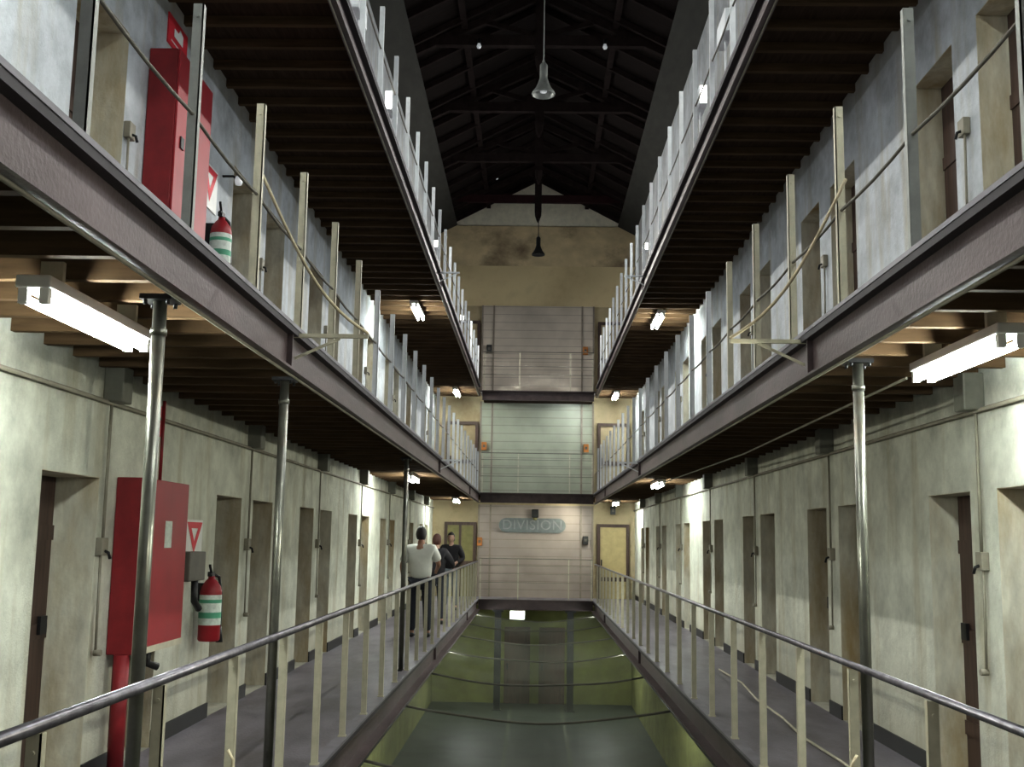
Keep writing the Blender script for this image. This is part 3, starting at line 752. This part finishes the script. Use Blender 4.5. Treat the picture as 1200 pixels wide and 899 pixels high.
# ------------------------------------------------------------------ people
def skin_mesh(verts, edges, radii, root=0, sub=2):
    me = bpy.data.meshes.new('s'); me.from_pydata(verts, edges, []); o = bpy.data.objects.new('s', me); col.objects.link(o)
    md = o.modifiers.new('k', 'SKIN'); md.use_smooth_shade = True
    for i, r in enumerate(radii):
        sv = me.skin_vertices[0].data[i]; sv.radius = r if isinstance(r, tuple) else (r, r); sv.use_root = (i == root)
    sb = o.modifiers.new('u', 'SUBSURF'); sb.levels = sub; sb.render_levels = sub
    bpy.context.view_layer.update()
    m2 = bpy.data.meshes.new_from_object(o.evaluated_get(bpy.context.evaluated_depsgraph_get()))
    col.objects.unlink(o); bpy.data.objects.remove(o)
    return m2
def chain(J, names): return names
def person(name_label, loc, H, J, cols, rz, hair='short'):
    """J: joint dict in metres for a 1.78 m figure facing +Y; body one continuous skin"""
    sk, ha, top, leg = cols
    root = thing('person', name_label, 'person', loc, rz=rz)
    k = H / 1.78
    P = dict(pelvis=(0, 0, .95), spine=(0, 0, 1.12), chest=(0, .0, 1.33), neck=(0, 0, 1.48), head=(0, .015, 1.60))
    P.update(J)
    V, E, R = [], [], []; idx = {}
    def add(n, p, r, par=None):
        idx[n] = len(V); V.append(tuple(Vector(p) * k)); R.append(tuple(x * k for x in r) if isinstance(r, tuple) else r * k)
        if par: E.append((idx[par], idx[n]))
    add('pelvis', P['pelvis'], (.15, .11)); add('spine', P['spine'], (.14, .10), 'pelvis'); add('chest', P['chest'], (.16, .11), 'spine')
    add('neck', P['neck'], .058, 'chest'); add('head', P['head'], .06, 'neck')
    for q in ('L', 'R'):
        add('sh' + q, P['sh' + q], .062, 'chest'); add('el' + q, P['el' + q], .045, 'sh' + q); add('wr' + q, P['wr' + q], .03, 'el' + q)
        w = Vector(P['wr' + q]); d = (w - Vector(P['el' + q])).normalized(); h = w + d * .07; add('pa' + q, h, (.035, .022), 'wr' + q)
        sd = Vector((1, 0, 0)) if abs(d.x) < .8 else Vector((0, 1, 0)); inw = Vector((0, 1, 0)) if abs(d.y) < .7 else Vector((0, 0, -1))
        for fi, (off, ln) in enumerate(((-.028, .07), (-.009, .082), (.010, .078), (.027, .06))):
            b0 = h + inw * off + d * .03; m0 = b0 + d * ln * .5; tt = m0 + d * ln * .4 + sd * (.018 if q == 'L' else -.018)
            add('f%s%d' % (q, fi), b0, .010, 'pa' + q); add('g%s%d' % (q, fi), m0, .009, 'f%s%d' % (q, fi)); add('t%s%d' % (q, fi), tt, .008, 'g%s%d' % (q, fi))
        th = w + d * .03 + inw * .035; add('th' + q, th, .012, 'wr' + q); add('tt' + q, th + d * .045 + inw * .02, .010, 'th' + q)
        add('hp' + q, P['hp' + q], .095, 'pelvis'); add('kn' + q, P['kn' + q], .062, 'hp' + q); add('an' + q, P['an' + q], .042, 'kn' + q)
        a = Vector(P['an' + q]); add('ft' + q, a + Vector((0, .06, -.045)), .042, 'an' + q); add('to' + q, a + Vector((0, .17, -.055)), .032, 'ft' + q)
    body = skin_mesh(V, E, R)
    # head: shaped ovoid with brow, nose, lips, ears and eye sockets
    bm = bmesh.new(); bm.from_mesh(body)
    hc = Vector(P['head']) * k + Vector((0, .005, .055)) * k
    hb = bmesh.ops.create_uvsphere(bm, u_segments=28, v_segments=20, radius=1)
    for v in hb['verts']:
        x, y, z = v.co
        jaw = 1 - .28 * max(0, -z) ** 1.3
        n = Vector((x * .077 * jaw, y * .097 * (1 - .12 * max(0, -z)), z * .122))
        if y > .6:
            if abs(x) < .22 and -.45 < z < .12: n.y += .022 * (1 - abs(x) / .22) * (.12 - z) / .5 * (1 if z > -.32 else .3)
            if .18 < abs(x) < .55 and -.02 < z < .22: n.y -= .008
            if abs(x) < .35 and -.62 < z < -.46: n.y += .006
        v.co = hc + n * k
    for sx in (-1, 1):
        eb = bmesh.ops.create_uvsphere(bm, u_segments=8, v_segments=6, radius=1)
        for v in eb['verts']: v.co = hc + Vector((sx * .079 + v.co.x * .009, -.008 + v.co.y * .02, -.005 + v.co.z * .032)) * k
    for f in bm.faces: f.smooth = True
    bm.to_mesh(body); bm.free(); body.materials.clear(); body.materials.append(sk)
    bo = bpy.data.objects.new('body', body); col.objects.link(bo); bo.parent = root
    for sx in (-1, 1):
        e = MB(); e.lathe([(0, -.008 * k), (.008 * k, 0), (0, .008 * k)], (0, 0, 0), 8); eo = e.build('eye', M['black'], None); eo.parent = root
        eo.location = hc + Vector((sx * .03, .086, .004)) * k
    # hair cap
    bm = bmesh.new(); hb = bmesh.ops.create_uvsphere(bm, u_segments=28, v_segments=20, radius=1)
    for v in hb['verts']:
        x, y, z = v.co
        v.co = hc + Vector((x * .088, y * .108 - .008, z * .132 + .006)) * k + Vector((random.uniform(-1, 1), random.uniform(-1, 1), random.uniform(-1, 1))) * .0025
    lim = -.095 if hair == 'short' else -.12
    dele = [v for v in bm.verts if ((v.co - hc).y > .055 * k and (v.co - hc).z < .062 * k) or ((v.co - hc).z < lim * k) or ((v.co - hc).y > .02 * k and (v.co - hc).z < .02 * k)]
    bmesh.ops.delete(bm, geom=dele, context='VERTS')
    for f in bm.faces: f.smooth = True
    hm = bpy.data.meshes.new('hair'); bm.to_mesh(hm); bm.free(); hm.materials.append(ha)
    ho = bpy.data.objects.new('hair', hm); col.objects.link(ho); ho.parent = root
    # shirt: torso and upper sleeves, a little larger than the body
    V, E, R = [], [], []; idx = {}
    add('pelvis', Vector(P['pelvis']) + Vector((0, 0, -.07)), (.205, .15)); add('spine', P['spine'], (.20, .145), 'pelvis'); add('chest', P['chest'], (.20, .145), 'spine'); add('nk', Vector(P['neck']) + Vector((0, 0, -.0)), .078, 'chest')
    for q in ('L', 'R'):
        a, b = Vector(P['sh' + q]), Vector(P['el' + q]); ln = cols_sleeve[0]
        add('sh' + q, a, .095, 'chest'); add('m' + q, a.lerp(b, .5), .088, 'sh' + q); add('e' + q, a.lerp(b, min(1, ln)), .082 if ln < 1 else .058, 'm' + q)
        if ln >= 1: add('w' + q, Vector(P['wr' + q]), .043, 'e' + q)
    sm = skin_mesh(V, E, R); sm.materials.clear(); sm.materials.append(top)
    for p in sm.polygons: p.use_smooth = True
    so = bpy.data.objects.new('shirt' if cols_sleeve[0] < 1 else 'jacket', sm); col.objects.link(so); so.parent = root
    V, E, R = [], [], []; idx = {}
    add('pelvis', Vector(P['pelvis']) + Vector((0, 0, -.02)), (.165, .122))
    for q in ('L', 'R'):
        add('hp' + q, P['hp' + q], .105, 'pelvis'); add('kn' + q, P['kn' + q], .080, 'hp' + q); add('an' + q, Vector(P['an' + q]) + Vector((0, 0, .0)), .068, 'kn' + q)
    sm = skin_mesh(V, E, R); sm.materials.clear(); sm.materials.append(leg)
    for p in sm.polygons: p.use_smooth = True
    so = bpy.data.objects.new('trousers', sm); col.objects.link(so); so.parent = root
    for q in ('L', 'R'):
        a = Vector(P['an' + q])
        V, E, R = [], [], []; idx = {}
        add('h', a + Vector((0, -.03, -.045)), .05); add('m', a + Vector((0, .07, -.05)), .05, 'h'); add('t', a + Vector((0, .19, -.055)), .04, 'm')
        sm = skin_mesh(V, E, R, sub=1); sm.materials.clear(); sm.materials.append(M['black'])
        so = bpy.data.objects.new('shoe', sm); col.objects.link(so); so.parent = root
    return root
legs = dict(hpL=(-.10, 0, .88), hpR=(.10, 0, .88), knL=(-.115, .02, .49), knR=(.12, .01, .49), anL=(-.13, -.02, .098), anR=(.13, .0, .098))
cols_sleeve = (.85,)
person('person seen from behind in a loose white t-shirt and dark trousers', (-1.90, 19.0, Z1), 1.84,
       dict(shL=(-.20, 0, 1.42), shR=(.20, 0, 1.42), elL=(-.31, -.03, 1.15), wrL=(-.29, .05, .90), elR=(.29, .05, 1.18), wrR=(.22, .26, 1.10), neck=(.0, .01, 1.50), head=(-.01, .02, 1.61), **legs),
       (M['skin'], M['hair'], M['shirt'], M['jeans']), radians(-6))
cols_sleeve = (1.0,)
person('person with reddish brown hair in a black jacket, partly behind the white shirt', (-1.90, 22.0, Z1), 1.74,
       dict(shL=(-.19, 0, 1.42), shR=(.19, 0, 1.42), elL=(-.26, .02, 1.14), wrL=(-.22, .14, .93), elR=(.30, .12, 1.20), wrR=(.22, .34, 1.12), **legs),
       (M['skinl'], M['hairb'], M['jacket'], M['jeans']), radians(-20))
person('person with dark hair facing the camera in a black jacket and grey trousers', (-1.93, 26.3, Z1), 1.80,
       dict(shL=(-.19, 0, 1.42), shR=(.19, 0, 1.42), elL=(-.30, .02, 1.18), wrL=(-.18, .20, 1.10), elR=(.32, .0, 1.17), wrR=(.30, .10, .95), **legs),
       (M['skinl'], M['hair'], M['jacket'], M['greycloth']), radians(172))

# ------------------------------------------------------------------ added fill light behind the camera, added fill spots
def area(name, loc, rot, sx, sy, p, c=(1, 1, 1)):
    l = bpy.data.lights.new(name, 'AREA'); l.shape = 'RECTANGLE'; l.size = sx; l.size_y = sy; l.energy = p; l.color = c
    o = bpy.data.objects.new(name, l); col.objects.link(o); o.location = loc; o.rotation_euler = rot; return o
area('back_fill', (0, Y0 + .1, 2.6), (radians(90), 0, 0), 5.5, 8, 30, (.95, .98, 1.0))  # unseen area light added to fill the hall from behind
for s in (-1, 1):
    for zf, col_, P in ((Z3, (.86, .93, 1.0), 40 if s < 0 else 75), (Z2, (1.0, 1.0, .84), 66 if s < 0 else 100)):
        for k in range(9):
            l = bpy.data.lights.new('cross_fill', 'SPOT'); l.energy = P; l.color = col_; l.spot_size = radians(150); l.spot_blend = 1; l.shadow_soft_size = .03  # unseen spots added under the gallery edges to brighten the opposite walls
            o = bpy.data.objects.new('cross_fill', l); col.objects.link(o); o.location = (edge(s, zf) + s * .03, 1.5 + 3.6 * k + (1.8 if s > 0 else 0), zf - .36)
            o.rotation_euler = (0, s * radians(90 - 22), 0)
    for k in range(9):
        l = bpy.data.lights.new('wall_fill', 'SPOT'); l.energy = 200 if k < 7 else 620; l.color = (1, .96, .90); l.spot_size = radians(140); l.spot_blend = 1; l.shadow_soft_size = .03  # unseen spots added to brighten the top storey and end wall
        o = bpy.data.objects.new('wall_fill', l); col.objects.link(o); o.location = ((WL if s < 0 else WR) - s * .15, 2.0 + 3.5 * k, 6.75)
        o.rotation_euler = (0, s * radians(90 - 24), radians(-s * -25))

def pt(loc, p, c, r=.03):
    l = bpy.data.lights.new('lamp', 'POINT'); l.energy = p; l.color = c; l.shadow_soft_size = r
    o = bpy.data.objects.new('lamp', l); col.objects.link(o); o.location = loc
w = bpy.data.worlds.new('World'); bpy.context.scene.world = w; w.use_nodes = True
w.node_tree.nodes['Background'].inputs[0].default_value = (.01, .011, .012, 1)

# ------------------------------------------------------------------ camera
f, p, yaw, roll = 1300.0, .1401, -.0214, .016
cam = bpy.data.cameras.new('Camera'); cam.sensor_width = 36; cam.lens = 36 * f / 1200; cam.clip_end = 200; cam.clip_start = .05
co = bpy.data.objects.new('Camera', cam); col.objects.link(co); bpy.context.scene.camera = co
Rz = Matrix.Rotation(-yaw, 4, 'Z'); Rx = Matrix.Rotation(pi / 2 + p, 4, 'X'); Rr = Matrix.Rotation(roll, 4, 'Z')
co.matrix_world = Rz @ Rx @ Rr
sc = bpy.context.scene
sc.view_settings.view_transform = 'Standard'; sc.view_settings.look = 'None'; sc.view_settings.exposure = .42; sc.view_settings.gamma = .86
sc.cycles.max_bounces = 8; sc.cycles.diffuse_bounces = 5; sc.cycles.transparent_max_bounces = 12
sc.cycles.sample_clamp_indirect = 4
